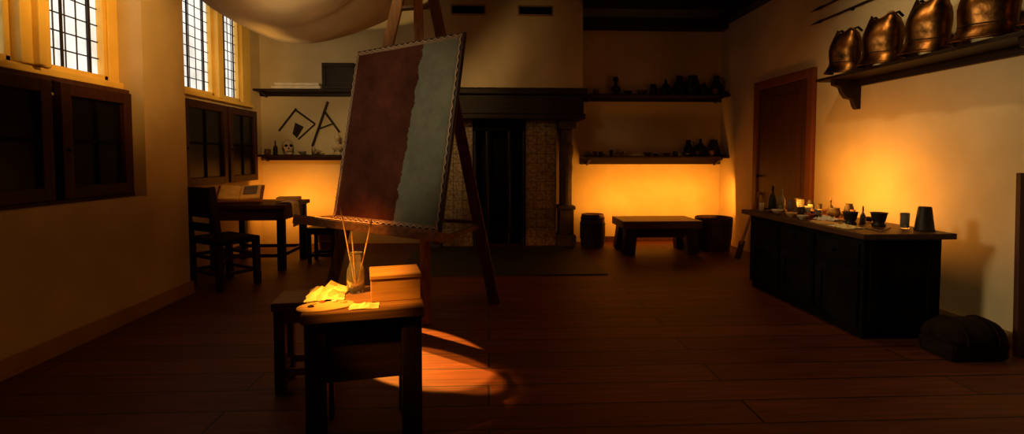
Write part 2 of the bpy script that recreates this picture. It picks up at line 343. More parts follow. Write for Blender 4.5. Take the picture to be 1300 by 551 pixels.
xs=[(1.55,'pot','clay',.9,7.38),(1.84,'bust','darkclay',.95,7.38),(2.02,'bowl','darkclay',.9,7.36),(2.22,'bowl','clay',1.1,7.36),(2.40,'jar','darkclay',.9,7.40),(2.58,'onion','iron',1.1,7.39),(2.78,'jug','darkclay',1.1,7.40),(2.98,'jar','darkclay',1.6,7.39),(3.16,'onion','darkclay',.9,7.40),(3.33,'jug','darkclay',1.1,7.39),
 (2.50,'pot','darkclay',.9,7.23),(2.70,'bowl','darkclay',.8,7.25),(2.88,'pot','darkclay',1.1,7.23),(3.07,'glass','darkclay',.9,7.23),(3.24,'pot','clay',.9,7.23),(2.33,'pot','darkclay',.8,7.24),(3.38,'bowl','darkclay',.7,7.24),(2.60,'glass','darkclay',.6,7.23)]
for x,k,mm,s,y in xs:
    if k=='bust': bust((x,y,zt),s,mm,'small dark bust standing on the upper shelf',g)
    else: vessel(NM[k],f'dark {"iron" if mm=="iron" else "earthenware"} {dict(onion="round bottle",glass="cup").get(k,k)} standing on the upper shelf',{'onion':'bottle','glass':'cup'}.get(k,k),k,mm,(x,y,zt),s,g,handle=(k=='jug'))
zt=1.27; g='props on the lower shelf'
xs=[(1.43,'pot','grey',.9),(1.54,'pot','clay',.8),(1.65,'bowl','bone',.8),(1.78,'glass','darkclay',.6),(2.32,'bowl','grey',.9),(2.46,'pot','bone',.8),(2.60,'bowl','clay',.8),(2.92,'jug','darkclay',.9),(3.10,'onion','darkclay',1.2),(3.30,'jar','darkclay',1.3)]
for x,k,mm,s in xs:
    vessel(NM[k],f'small {dict(grey="grey",clay="brown",bone="cream",darkclay="dark")[mm]} {dict(pot="pot",bowl="bowl",glass="cup",jug="jug",onion="round bottle",jar="jar")[k]} standing on the lower shelf',dict(pot='pot',bowl='bowl',glass='cup',jug='jug',onion='bottle',jar='jar')[k],k,mm,(x,7.37,zt),s,g,handle=(k=='jug'))
for x,k,mm,s in ((2.99,'pot','darkclay',.9),(3.20,'pot','clay',.9),(1.60,'pot','darkclay',.7),(2.39,'bowl','darkclay',.6),(2.68,'pot','darkclay',.8),(1.48,'bowl','clay',.6),(2.84,'bowl','darkclay',.8),(3.36,'pot','darkclay',.9)):
    vessel(NM[k],f'small {dict(clay="brown",darkclay="dark")[mm]} {k} at the shelf edge',k,k,mm,(x,7.235,zt),s,g)
def shell(loc,s,mat,label,rz=0,group=None):
    b=NB(); n=44; rings=[]
    for i in range(n):
        t=i/(n-1); a=t*4.6*math.pi; rr=s*(.075*(1-t)+.004); rad=s*(.055*(1-t)**1.1+.003)
        c=Vector((s*(.02+.15*t),math.cos(a)*rr*.7,s*.07+math.sin(a)*rr*.45*(1-t)))
        rings.append([b.verts.new(c+Vector((rad*.4*math.cos(k*math.pi/4),rad*math.cos(k*math.pi/4)*.6,rad*math.sin(k*math.pi/4)*.8))) for k in range(8)])
    for p,q in zip(rings,rings[1:]):
        for k in range(8): b.faces.new((p[k],p[(k+1)%8],q[(k+1)%8],q[k]))
    b.faces.new(rings[0][::-1]); b.faces.new(rings[-1])
    mz=min(v.co.z for v in b.verts); bmesh.ops.translate(b,verts=b.verts[:],vec=(0,0,-mz))
    return out('seashell',b,mat,smooth=True,loc=loc,rot=(0,0,rz),label=label,cat='shell',group=group)
shell((1.85,7.34,1.27),1.0,'bone','cream spiral seashell lying on the lower shelf',.2)
def clothpile(loc,sx,sy,h,label,mat='white',name='folded_cloth',rz=0):
    b=NB(); n=14
    bmesh.ops.create_grid(b,x_segments=n,y_segments=n,size=.5)
    for v in b.verts:
        x,y=v.co.x,v.co.y; e=(1-(2*abs(x))**4)*(1-(2*abs(y))**4)
        v.co=(x*sx*(1+.1*math.sin(9*y)),y*sy*(1+.12*math.sin(8*x)),h*e*(.7+.3*math.sin(x*17+y*9))+.002*math.sin(31*y))
    mz=min(v.co.z for v in b.verts)
    for v in b.verts: v.co.z-=mz
    r=bmesh.ops.extrude_face_region(b,geom=b.faces[:])
    for v in r['geom']:
        if isinstance(v,bmesh.types.BMVert): v.co.z+=.006
    return out(name,b,mat,smooth=True,loc=loc,rot=(0,0,rz),label=label,cat='cloth')
def crumple(loc,sx,sy,h,label,mat='paper',rz=0,seed=1,cells=9):
    rnd=random.Random(seed); b=NB(); G=[]
    for i in range(cells+1):
        row=[]
        for j in range(cells+1):
            x=i/cells-.5; y=j/cells-.5; e=1-max(abs(x),abs(y))*1.6
            z=max(0,h*(.25+.9*rnd.random())*max(.12,e))
            row.append(b.verts.new(((x+rnd.uniform(-.03,.03))*sx,(y+rnd.uniform(-.03,.03))*sy,z)))
        G.append(row)
    for i in range(cells):
        for j in range(cells): 
            q=(G[i][j],G[i+1][j],G[i+1][j+1],G[i][j+1])
            b.faces.new((q[0],q[1],q[2])); b.faces.new((q[0],q[2],q[3]))
    mz=min(v.co.z for v in b.verts)
    for v in b.verts: v.co.z-=mz
    r=bmesh.ops.extrude_face_region(b,geom=b.faces[:])
    for v in r['geom']:
        if isinstance(v,bmesh.types.BMVert): v.co.z+=.002
    return out('crumpled_paper',b,mat,loc=loc,rot=(0,0,rz),label=label,cat='paper')
clothpile((2.15,7.34,1.27),.17,.16,.05,'crumpled white cloth lying on the lower shelf')
clothpile((2.76,7.38,1.27),.12,.12,.04,'small pale rag lying on the lower shelf')
for i,(w,hh) in enumerate(((.68,.045),(.62,.04))):
    b=NB(); bx(b,(0,0,hh/2),(w,.21,hh)); out('folded_linen',b,'white',loc=(-2.66+.01*i,7.36,2.20+.046*i),bev=.014,label='flat folded white linen stacked on the upper shelf',cat='cloth',group='linen on the upper shelf')
e=empty('framed_box','dark wooden box with framed front on the shelf','box',(-2.08,7.36,2.2))
b=NB(); bb(b,-.22,.22,-.09,.1,0,.36); out('box_body',b,'dark',parent=e,bev=.005)
b=NB(); bb(b,-.22,.22,-.11,-.09,0,.05); bb(b,-.22,.22,-.11,-.09,.31,.36); bb(b,-.22,-.17,-.11,-.09,.05,.31); bb(b,.17,.22,-.11,-.09,.05,.31); out('front_frame',b,'dark',parent=e,bev=.005)
zt=1.29
vessel('small_pot','small brown pot beside the plaster head','pot','pot','clay',(-3.10,7.36,zt),.9)
vessel('bottle','small stoppered bottle beside the pot','bottle','bottle','darkclay',(-3.00,7.38,zt),.75,lid=True)
def skull(loc,s,label,rz):
    e=empty('skull',label,'skull',loc,rz)
    b=NB(); ball(b,(0,.02*s,.115*s),.078*s,(.85,1.12,.9)); bx(b,(0,-.05*s,.07*s),(.08*s,.05*s,.06*s)); ball(b,(-.035*s,-.05*s,.085*s),.022*s); ball(b,(.035*s,-.05*s,.085*s),.022*s)
    out('cranium',b,'bone',parent=e,smooth=True)
    b=NB(); bx(b,(0,-.06*s,.017*s),(.06*s,.03*s,.034*s)); bx(b,(-.035*s,-.03*s,.03*s),(.012*s,.07*s,.05*s)); bx(b,(.035*s,-.03*s,.03*s),(.012*s,.07*s,.05*s)); out('jaw',b,'bone',parent=e,bev=.006*s)
    b=NB(); ball(b,(-.028*s,-.066*s,.108*s),.018*s); ball(b,(.028*s,-.066*s,.108*s),.018*s); bx(b,(0,-.076*s,.08*s),(.014*s,.006*s,.02*s)); out('eye_socket',b,'black',parent=e,smooth=True)  # black balls paint in the shade of the hollow sockets
skull((-2.82,7.36,zt),1.15,'pale skull resting on the lower shelf',.5)
vessel('bowl','small grey bowl on the lower shelf','bowl','bowl','grey',(-2.62,7.36,zt),.8)
shell((-2.50,7.36,zt),1.0,'bone','small pale seashell on the lower shelf',.3)
bust((-2.13,7.36,zt),1.05,'bone','pale plaster bust standing on the lower shelf',None,.4)
vessel('jar','dark earthenware jar near the plaster bust','jar','jar','darkclay',(-1.95,7.38,zt),.9)
def hang(name,label,cat,parts,loc,mat='dark',plate=None):
    b=NB()
    for p1,p2,w in parts: beam(b,(p1[0],0,p1[1]),(p2[0],0,p2[1]),w,.014,(0,1,0))
    if plate:
        vs=[b.verts.new((x,-.006,z)) for x,z in plate]; fa=b.faces.new(vs); r=bmesh.ops.extrude_face_region(b,geom=[fa])
        for q in r['geom']:
            if isinstance(q,bmesh.types.BMVert): q.co.y+=.012
    o=out(name,b,mat,loc=loc,label=label,cat=cat,bev=.002)
    return o
hang('folding_square','dark wooden hinged folding square hanging on the wall','drawing tool',[((0,.02),(-.25,-.30),.026),((-.01,0),(.26,-.20),.026),((.26,-.20),(.02,-.42),.022)],(-2.74,7.4925,1.93),plate=[(-.02,-.18),(.10,-.24),(.0,-.40),(-.06,-.34)])
hang('compass','tall slim wooden compass hanging open on the wall','drawing tool',[((.08,.14),(-.15,-.50),.034),((.03,.0),(.24,-.30),.030),((-.06,-.25),(.15,-.17),.016)],(-2.37,7.4775,1.91))
# ---------------------------------------------------------------- furniture helpers
def table(name,label,cat,loc,rz,w,d,h,top=.03,leg=.06,ap=.09,over=.03,mt=('brown','brownx'),stretch=True,splay=0,group=None,topm=None):
    e=empty(name,label,cat,loc,rz,group)
    b=NB(); bx(b,(0,0,h-top/2),(w,d,top)); out('tabletop' if 'table' in name or 'desk' in name else 'seat',b,topm or mt[1],parent=e,bev=.006)
    lx=w/2-over-leg/2; ly=d/2-over-leg/2
    b=NB()
    for s in (-1,1):
        bx(b,(0,s*(ly+leg*.2),h-top-ap/2),(2*lx-leg,.02,ap)); bx(b,(s*(lx+leg*.2),0,h-top-ap/2),(.02,2*ly-leg,ap))
    out('apron',b,mt[1],parent=e,bev=.003)
    for sx in (-1,1):
        for sy in (-1,1):
            b=NB(); beam(b,(sx*(lx+splay),sy*(ly+splay*.5),.006 if splay else 0),(sx*lx,sy*ly,h-top),leg,leg,(0,1,0))
            out('leg',b,mt[0],parent=e,bev=.004)
    if stretch:
        b=NB(); zz=h*.22
        for s in (-1,1):
            bx(b,(0,s*ly,zz),(2*lx-leg,.025,.04)); bx(b,(s*lx,0,zz),(.025,2*ly-leg,.04))
        out('stretcher',b,mt[1],parent=e,bev=.003)
    return e
# foreground table and stool
ZT=.612; a=math.radians(12); ex=Vector((math.cos(a),math.sin(a),0)); ey=Vector((-math.sin(a),math.cos(a),0))
c=Vector((-.519,2.135,0))+ey*.215
wt=table('side_table','small chunky brown wooden work table with painting tools','table',c,a,.5,.43,ZT,.045,.085,.26,.012,('umber','umberx'),False,topm='oakx')  # top in lighter oak than the frame: light falling on it is in the colour
def tl(x,y,z=0): 
    q=c+ex*x+ey*y; return Vector((q.x,q.y,ZT+z))
table('stool','low wooden stool with square seat beside work table','stool',(-1.00,2.84,0),math.radians(8),.31,.27,.49,.045,.055,.07,.01,('brown','oakx'))
e=empty('paint_box','solid plain brown wooden paint box on work table','box',tl(.132,0),a+.03)
b=NB(); bb(b,-.108,.108,-.10,.10,0,.100); out('box_body',b,'boxwood',parent=e,bev=.003)
b=NB(); bb(b,-.112,.112,-.104,.104,.101,.118); out('box_lid',b,'boxwood',parent=e,bev=.003)
FLK=tl(-.045,.10)
fl=vessel('glass_flask','slim clear glass jar holding brushes on work table','flask','flask','glass',FLK,1.0)
for dx,dy,hh in ((-.010,.002,.34),(.010,.004,.28),(0,-.008,.23)):
    b=NB(); rod(b,(0,0,0),(dx*6,dy*6,hh),.003,.0035,8)
    o=out('paint_brush',b,'pale',loc=FLK+Vector((dx*.5,dy*.5,.03)),label='thin wooden brush standing in the glass jar',cat='paint brush',group='brushes in the glass jar')
    b=NB(); rod(b,(dx*6,dy*6,hh),(dx*6.6,dy*6.6,hh+.035),.006,.002,8); out('bristles',b,'bristle',parent=o)
b=NB(); pts=[]
for i in range(28):
    t=2*math.pi*i/28; r=.105*(1+.12*math.cos(2*t)-.1*math.cos(t)); 
    if 4<i<8: r*=.82
    pts.append((r*math.cos(t)*1.0,r*math.sin(t)*.8))
vs=[b.verts.new((x,y,0)) for x,y in pts]; fa=b.faces.new(vs); r=bmesh.ops.extrude_face_region(b,geom=[fa])
for v in r['geom']:
    if isinstance(v,bmesh.types.BMVert): v.co.z+=.007
pal=out('palette',b,'pale',loc=tl(-.15,-.115),rot=(0,0,.4),label='wooden palette with paint dabs on work table',cat='palette',bev=.002)
for mm,x,y in (('ochrepaint',-.06,.04),('redpig',-.02,.055),('white',.03,.045),('ochrepaint',.065,.015),('darkclay',-.07,.0)):
    b=NB(); ball(b,(x,y,.0095),.014,(1,1,.35)); out('paint_dab',b,mm,parent=pal,smooth=True)
crumple(tl(-.175,.03),.17,.13,.06,'crumpled yellowed paper beside the jar on work table','paper',a,3,7)
crumple(tl(-.165,.150),.18,.10,.05,'smaller crumpled paper behind the palette','paper',a,5,6)
crumple(tl(.0,-.16),.12,.08,.025,'small crumpled note at the table edge','paper',a,9,6)
# ---------------------------------------------------------------- easel + canvas
u=Vector((.787,-.617,0)).normalized(); v=Vector((.18,.21,1.44)).normalized(); v=(v-u*v.dot(u)).normalized(); n=u.cross(v)
MC=Matrix((u,v,n)).transposed().to_4x4(); MC.translation=(-1.30,4.31,.73)
CW,CH=1.22,1.46
cv=empty('stretched_canvas','large half-painted canvas laced with cord into wooden frame','painting',matrix=MC)
b=NB(); bb(b,0,CW,0,.07,-.03,.0); bb(b,0,CW,CH-.07,CH,-.03,0); bb(b,0,.07,.07,CH-.07,-.03,0); bb(b,CW-.07,CW,.07,CH-.07,-.03,0); bb(b,.07,CW-.07,CH/2-.03,CH/2+.03,-.03,-.008)
out('strainer_frame',b,'umber',parent=cv,bev=.004)
b=NB(); N1=60
def edge(t,k): return .042+.003*abs(math.sin(t*math.pi*k))
grid=[[None]*(N1+1) for _ in range(N1+1)]
for i in range(N1+1):
    for j in range(N1+1):
        s=i/N1; t=j/N1
        x=(edge(t,20))*(1-s)+(CW-edge(t,20))*s; y=(edge(s,17))*(1-t)+(CH-edge(s,17))*t
        grid[i][j]=b.verts.new((x,y,.006))
for i in range(N1):
    for j in range(N1): b.faces.new((grid[i][j],grid[i+1][j],grid[i+1][j+1],grid[i][j+1]))
out('painted_cloth',b,'canvas',parent=cv)
# scalloped bare-canvas border between the laces
b=NB()
def scallop(p,q,inn,cnt):
    p=Vector(p);q=Vector(q);inn=Vector(inn); A_=[];B_=[]
    n_=cnt*8
    for i in range(n_+1):
        bs=p.lerp(q,i/n_); dpt=.018+.010*abs(math.sin(math.pi*i/8))
        A_.append(b.verts.new(bs+inn*dpt+Vector((0,0,.003)))); B_.append(b.verts.new(bs+inn*.052+Vector((0,0,.003))))
    for i in range(n_): b.faces.new((A_[i],A_[i+1],B_[i+1],B_[i]))
scallop((.02,0,0),(CW-.02,0,0),(0,1,0),18); scallop((.02,CH,0),(CW-.02,CH,0),(0,-1,0),18)
scallop((0,.02,0),(0,CH-.02,0),(1,0,0),21); scallop((CW,.02,0),(CW,CH-.02,0),(-1,0,0),21)
out('bare_canvas_edge',b,'cord',parent=cv)
b=NB()
def zig(p,q,inn,cnt):
    p=Vector(p);q=Vector(q);inn=Vector(inn); pts=[]
    for i in range(cnt*2+1):
        base_=p.lerp(q,i/(cnt*2)); pts.append(base_+inn*(.014 if i%2==0 else .030)+Vector((0,0,.009)))
    tube(b,pts,.0024,5)
zig((.02,.0,0),(CW-.02,.0,0),(0,1,0),18); zig((.02,CH,0),(CW-.02,CH,0),(0,-1,0),18)
zig((.0,.02,0),(.0,CH-.02,0),(1,0,0),21); zig((CW,.02,0),(CW,CH-.02,0),(-1,0,0),21)
out('lacing_cord',b,'cordpale',parent=cv)
EL=Vector((-.72,4.4,0)); ea=empty('easel','tall three-legged wooden studio easel holding the canvas','easel',EL)
TE=Matrix.Translation(-EL)
ap=Vector((-.62,4.62,3.15))
FR=Vector((.05,4.34,0)); FLt=Vector((-1.50,4.90,0)); FC=Vector((-.46,3.80,0))
for p in (FR,FLt):
    b=NB(); top_=ap+(p-ap)*.03+Vector((.04 if p is FR else -.04,0,0)); beam(b,p,top_,.095,.055,(0,1,0)); out('leg',b,'brown' if p is FR else 'oak',parent=ea,bev=.005,tf=TE)  # left leg gets lighter oak, painting in the light on it; right stays brown
b=NB(); beam(b,FC,ap+Vector((0,-.06,0)),.075,.045,(0,1,0)); out('mast',b,'oak',parent=ea,bev=.005,tf=TE)
for k in (.18,.78):
    b=NB(); beam(b,ap+(FR-ap)*k+Vector((.03,.03,0)),ap+(FLt-ap)*k+Vector((-.03,.03,0)),.07,.03); out('crossbar',b,'brownx',parent=ea,bev=.004,tf=TE)
b=NB(); rod(b,ap+Vector((-.14,0,-.06)),ap+Vector((.14,0,-.06)),.015); out('hinge_pin',b,'iron',parent=ea,tf=TE)
b=NB(); bb(b,-.42,CW+.07,-.065,-.001,-.07,.095); bb(b,-.42,CW+.07,0,.012,.08,.095); out('tray',b,'oakx',parent=ea,bev=.004,tf=TE@MC)
kk=1-.66/3.15
for p,q in ((FR,1.15),(FLt,-.1)):
    b=NB(); beam(b,ap+(p-ap)*kk,MC@Vector((q,-.07,-.05)),.04,.035); out('tray_arm',b,'brown',parent=ea,tf=TE)
# ---------------------------------------------------------------- desk corner
table('writing_desk','old bulky wooden writing desk beneath the window','desk',(-2.66,6.10,0),0,.86,.80,.73,.045,.075,.13,.03,('dark','umberx'))
table('stool','small dark wooden stool tucked by the desk','stool',(-1.98,6.25,0),0,.34,.30,.42,.03,.04,.05,.01,('dark','darkx'))
e=empty('chair','black wide wooden chair with high back beside the desk','chair',(-2.60,5.13,0),math.radians(-34))
b=NB(); bx(b,(0,0,.455),(.54,.42,.055)); out('seat',b,'leather',parent=e,bev=.01)
for sx in (-1,1):
    b=NB(); beam(b,(sx*.24,.19,0),(sx*.24,.18,.44),.055,.055,(0,1,0)); out('leg',b,'dark',parent=e,bev=.003)
    b=NB(); beam(b,(sx*.24,-.18,0),(sx*.24,-.18,.46),.055,.055,(0,1,0)); beam(b,(sx*.24,-.18,.44),(sx*.24,-.24,.98),.055,.05,(0,1,0)); out('leg',b,'dark',parent=e,bev=.003)
b=NB(); bx(b,(0,-.225,.83),(.45,.03,.28)); bx(b,(0,-.20,.59),(.45,.025,.08)); out('backrest',b,'leather',parent=e,bev=.006)
b=NB()
for z in (.15,.3):
    for s in (-1,1): bx(b,(s*.24,0,z),(.025,.34,.03)); 
    bx(b,(0,.18,z),(.45,.025,.03)); bx(b,(0,-.18,z),(.45,.025,.03))
out('stretcher',b,'dark',parent=e)
e=empty('book_stand','low slanted wooden stand carrying an open illustrated book','stand',(-2.82,5.95,.73),math.radians(18))
A=math.radians(27); rt=Matrix.Rotation(A,3,'X')
b=NB(); bx(b,(0,.12,.07),(.40,.02,.14)); bx(b,(-.2,0,.012),(.02,.30,.024)); bx(b,(.2,0,.012),(.02,.30,.024)); bx(b,(0,-.15,.016),(.42,.02,.032)); out('stand_frame',b,'umberx',parent=e,bev=.003)
def onb(x,y,z): 
    q=rt@Vector((x,y,z)); return (q.x,q.y,q.z+.108)
b=NB(); bx(b,onb(0,0,0),(.48,.36,.016),rt); out('sloping_board',b,'oakx',parent=e,bev=.003)
for sx in (-1,1):
    b=NB(); bx(b,onb(sx*.105,0,.02),(.205,.29,.02),rt@Matrix.Rotation(-sx*.06,3,'Y')); out('book_page',b,'paper',parent=e,bev=.003)
b=NB(); bx(b,onb(.105,.02,.035),(.14,.18,.004),rt@Matrix.Rotation(-.06,3,'Y')); out('engraving',b,'grey',parent=e)
b=NB(); bx(b,(0,0,.0175),(.26,.20,.035)); bx(b,(.0,0,.0385),(.25,.19,.005)); out('flat_book',b,'paper',loc=(-2.44,6.37,.73),rot=(0,0,.2),bev=.004,label='pale parchment covered book lying on the desk',cat='book')
b=NB(); prof=[(-.16,.002),(-.08,.012),(-.02,.010),(.01,.004),(.022,-.02),(.026,-.10),(.034,-.20),(.030,-.27)]
rows=[[b.verts.new((x+.004*math.sin(9*j),-.11+.055*j,z+(.004*math.sin(5*j) if x<0 else 0)+.004)) for j in range(5)] for x,z in prof]
for p,q in zip(rows,rows[1:]):
    for j in range(4): b.faces.new((p[j],p[j+1],q[j+1],q[j]))
o=out('parchment_sheet',b,'white',smooth=True,loc=(-2.238,5.98,.731),label='pale parchment sheet hanging over the desk end',cat='paper')
so=o.modifiers.new('s','SOLIDIFY'); so.thickness=.003; so.offset=1
b=NB(); lathe(b,[(0,0),(.12,0),(.125,.01),(.15,.2),(.165,.42),(.175,.44),(.165,.45),(.15,.44),(.13,.2),(.10,.03),(0,.03)],seg=24)
o=out('wooden_tub',b,'clay',smooth=True,loc=(-2.15,7.0,0),label='tall terracotta coloured tub beneath the shelf',cat='tub')
for z in (.12,.32):
    b=NB(); lathe(b,[(.128+.08*z,z),(.140+.09*z,z),(.140+.09*z,z+.02),(.128+.08*z,z+.02)],seg=24); out('hoop',b,'oak',parent=o,smooth=True)
# ---------------------------------------------------------------- right recess
table('low_table','low sturdy dark wooden table before the glowing wall','table',(2.22,6.69,0),0,1.02,.62,.44,.10,.15,.12,.05,('dark','darkx'),False,.04,topm='brownx')
def hoops(e,fn,ts,w,m):
    for t in ts:
        r_,z_=fn(t); b=NB(); lathe(b,[(r_-.004,z_-w),(r_+.006,z_-w),(r_+.006,z_+w),(r_-.004,z_+w)],seg=24); out('hoop',b,m,parent=e)
e=empty('barrel','small dark oak barrel with iron hoops beside fireplace','barrel',(1.46,7.10,0)); r_,h_=.17,.46
b=NB(); lathe(b,[(0,.02),(r_*.9,.02),(r_*.9,0)]+[(r_*(.90+.15*math.sin(math.pi*i/8)),h_*i/8) for i in range(9)]+[(r_*.86,h_),(r_*.86,h_-.03),(0,h_-.03)],seg=24); out('barrel_body',b,'umber',parent=e)
hoops(e,lambda t:(r_*(.90+.15*math.sin(math.pi*t)),h_*t),(.12,.3,.7,.88),.013,'iron')
e=empty('round_tub','wide round dark wooden tub with hoops by the table','tub',(3.05,6.78,0))
b=NB(); lathe(b,[(0,.015),(.20,.015),(.205,0),(.235,.20),(.245,.44),(.23,.45),(.21,.05),(0,.03)],seg=28)
out('tub_body',b,'umber',parent=e)
hoops(e,lambda t:(.208+.036*t,.44*t),(.2,.8),.015,'iron')
e=empty('spade','long handled spade leaning against the wall','spade',(3.06,6.12,0))
b=NB(); rod(b,(.055,.02,.18),(.335,.16,.80),.017); rod(b,(.29,.16,.80),(.38,.16,.80),.014); out('handle',b,'oak',parent=e)
b=NB(); beam(b,(-.0,-.0,0.004),(.075,.03,.22),.13,.010,(1,0,0)); out('blade',b,'iron',parent=e)
# ---------------------------------------------------------------- long cabinet on the right
e=empty('cabinet','long dark wooden cabinet covered with painting materials','cabinet',(2.53,3.32,0)); W_,L_,H_=.57,1.55,.70
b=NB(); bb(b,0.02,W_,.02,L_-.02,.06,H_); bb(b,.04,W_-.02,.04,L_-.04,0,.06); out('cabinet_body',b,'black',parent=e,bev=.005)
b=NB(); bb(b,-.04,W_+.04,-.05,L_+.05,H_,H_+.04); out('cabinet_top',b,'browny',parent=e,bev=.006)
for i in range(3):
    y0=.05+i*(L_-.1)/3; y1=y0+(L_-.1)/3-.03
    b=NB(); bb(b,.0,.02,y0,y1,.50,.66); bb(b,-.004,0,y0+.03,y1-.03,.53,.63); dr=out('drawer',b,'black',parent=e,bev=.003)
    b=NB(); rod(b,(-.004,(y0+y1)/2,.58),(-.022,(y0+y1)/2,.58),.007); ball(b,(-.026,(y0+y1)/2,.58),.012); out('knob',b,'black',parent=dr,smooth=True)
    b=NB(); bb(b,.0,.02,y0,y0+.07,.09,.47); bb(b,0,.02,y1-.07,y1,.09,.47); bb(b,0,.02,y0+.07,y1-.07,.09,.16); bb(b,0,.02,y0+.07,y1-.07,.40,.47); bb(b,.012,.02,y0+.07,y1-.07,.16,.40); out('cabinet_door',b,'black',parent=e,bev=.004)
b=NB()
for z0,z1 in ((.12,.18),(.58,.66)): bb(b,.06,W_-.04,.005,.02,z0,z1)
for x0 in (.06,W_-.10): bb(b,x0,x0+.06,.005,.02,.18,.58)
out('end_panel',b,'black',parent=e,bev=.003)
ZK=.74; gk='painting materials on the cabinet'
placed=[]
def K_(name,label,cat,kind,mat,x,y,s,**k):
    placed.append((x,y,max(r for r,z in P[kind])*s)); return vessel(name,label,cat,kind,mat,(x,y,ZK),s,gk,**k)
K_('bottle','tall dark glass bottle with stopper on cabinet','bottle','bottle','darkclay',2.66,4.66,1.0,lid=True)
K_('bottle','pale stoneware bottle on cabinet','bottle','bottle','grey',2.80,4.76,.85,lid=True)
K_('jar','small glass jar on cabinet','jar','glass','glass',2.90,4.62,.8)
K_('bowl','small white bowl on cabinet','bowl','bowl','bone',2.60,4.48,.7)
K_('jar','squat brown earthenware jar on cabinet','jar','jar','clay',2.76,4.52,.7)
K_('small_pot','small brown pigment pot on cabinet','pot','pot','clay',2.72,4.38,.8)
K_('small_pot','small grey pigment pot on cabinet','pot','pot','grey',2.89,4.48,.8)
K_('cup','dark earthenware cup on cabinet','cup','glass','darkclay',3.00,4.50,.6)
K_('bowl','ochre filled clay bowl on cabinet','bowl','bowl','ochrepaint',2.60,4.27,.65)
K_('bowl','dark wooden bowl behind the pigment pots','bowl','bowl','clay',2.87,4.36,.7)
K_('small_pot','small grey pigment pot on cabinet','pot','pot','grey',2.83,4.26,.7)
K_('bottle','little dark glass bottle on cabinet','bottle','bottle','darkclay',3.01,4.36,.55,lid=True)
K_('bowl','red pigment bowl on cabinet','bowl','bowl','redpig',2.72,4.20,.6)
K_('small_pot','small dark pot on cabinet','pot','pot','darkclay',2.95,4.22,.9)
K_('bowl','small white bowl near palette on cabinet','bowl','bowl','bone',2.58,4.08,.6)
K_('cup','small clay cup on cabinet','cup','glass','clay',3.03,4.11,.5)
K_('small_pot','small clay pot near the crumpled paper','pot','pot','clay',2.93,3.98,.7)
K_('bowl','low dark bowl near the brushes','bowl','bowl','darkclay',3.03,3.93,.6)
K_('mortar','dark iron mortar on cabinet','mortar','mortar','darkclay',2.90,3.66,.85)
K_('mortar','smaller dark mortar on cabinet','mortar','mortar','darkclay',2.76,3.77,.8)
K_('drinking_glass','clear drinking glass on cabinet','glass','glass','glass',2.99,3.53,.75)
K_('conical_vessel','dark conical upturned vessel on cabinet','vessel','cone','darkclay',3.04,3.42,.80)
placed+= [(2.62,3.88,.12),(2.77,4.05,.09),(2.62,3.62,.12),(2.82,3.90,.04),(2.95,3.80,.04),(2.82,3.96,.04),(2.70,3.45,.06),(2.82,3.48,.07)]
rnd=random.Random(21); cnt=0
extra=[('small_pot','tiny dark pigment pot among the studio clutter','pot','pot','darkclay'),('bowl','tiny clay dish among the studio clutter','bowl','bowl','clay'),('bottle','tiny stoppered bottle among the studio clutter','bottle','bottle','grey'),('cup','tiny pale cup among the studio clutter','cup','glass','bone'),('jar','tiny dark jar among the studio clutter','jar','jar','darkclay')]
for _ in range(2000):
    if cnt>=22: break
    x=rnd.uniform(2.54,3.08); y=rnd.uniform(3.75,4.84); nm,lb,ct,kd,mm=extra[cnt%5]; s=rnd.uniform(.40,.66)
    rr=max(r for r,z in P[kd])*s
    if all(math.hypot(x-px,y-py)>rr+pr+.004 for px,py,pr in placed):
        K_(nm,lb,ct,kd,mm,x,y,s,lid=(kd=='bottle')); cnt+=1
pe=bpy.data.objects.new('palette',pal.data); COL.objects.link(pe); pe.location=(2.62,3.88,ZK); pe.rotation_euler=(0,0,1.6); pe['label']='wooden palette lying on the cabinet'; pe['category']='palette'
crumple((2.77,4.05,ZK),.15,.15,.05,'crumpled white paper among the pigment pots','white',0,11)
crumple((2.62,3.62,ZK),.15,.20,.03,'flat crumpled sheet at the cabinet edge','paper',0,12)
for i,(x,y,a_) in enumerate(((2.82,3.90,1.2),(2.96,3.80,1.5),(2.70,3.45,1.5),(2.82,3.48,.7))):
    b=NB(); rod(b,(-.09,0,.006),(.07,0,.006),.004,.005,8); o=out('paint_brush',b,'oak',loc=(x,y,ZK),rot=(0,0,a_),label='thin paint brush lying on the cabinet',cat='paint brush',group='brushes on the cabinet')
    b=NB(); rod(b,(.07,0,.006),(.10,0,.005),.006,.002,8); out('bristles',b,'bristle',parent=o)
# ---------------------------------------------------------------- armour shelf on the right wall
e=empty('armour_shelf','dark wooden wall shelf carrying brass breastplates','shelf',(XR,3.85,2.0))
b=NB(); bb(b,-.30,0,-1.9,.98,-.028,0); out('shelf_board',b,'darky',parent=e,bev=.005)
b=NB(); bb(b,-.03,0,-1.9,.98,-.09,-.028); out('shelf_rail',b,'darky',parent=e,bev=.004)
for yy in (.80,-.9):
    b=NB(); pts=[(-.26,-.03),(-.25,-.08),(-.19,-.10),(-.17,-.15),(-.13,-.20),(-.07,-.21),(-.05,-.27),(-.03,-.30),(0,-.30),(0,-.028),(-.26,-.028)]
    vs=[b.verts.new((x,yy-.03,z)) for x,z in pts]; fa=b.faces.new(vs); r=bmesh.ops.extrude_face_region(b,geom=[fa])
    for q in r['geom']:
        if isinstance(q,bmesh.types.BMVert): q.co.y+=.06
    out('scroll_bracket',b,'dark',parent=e,bev=.006)
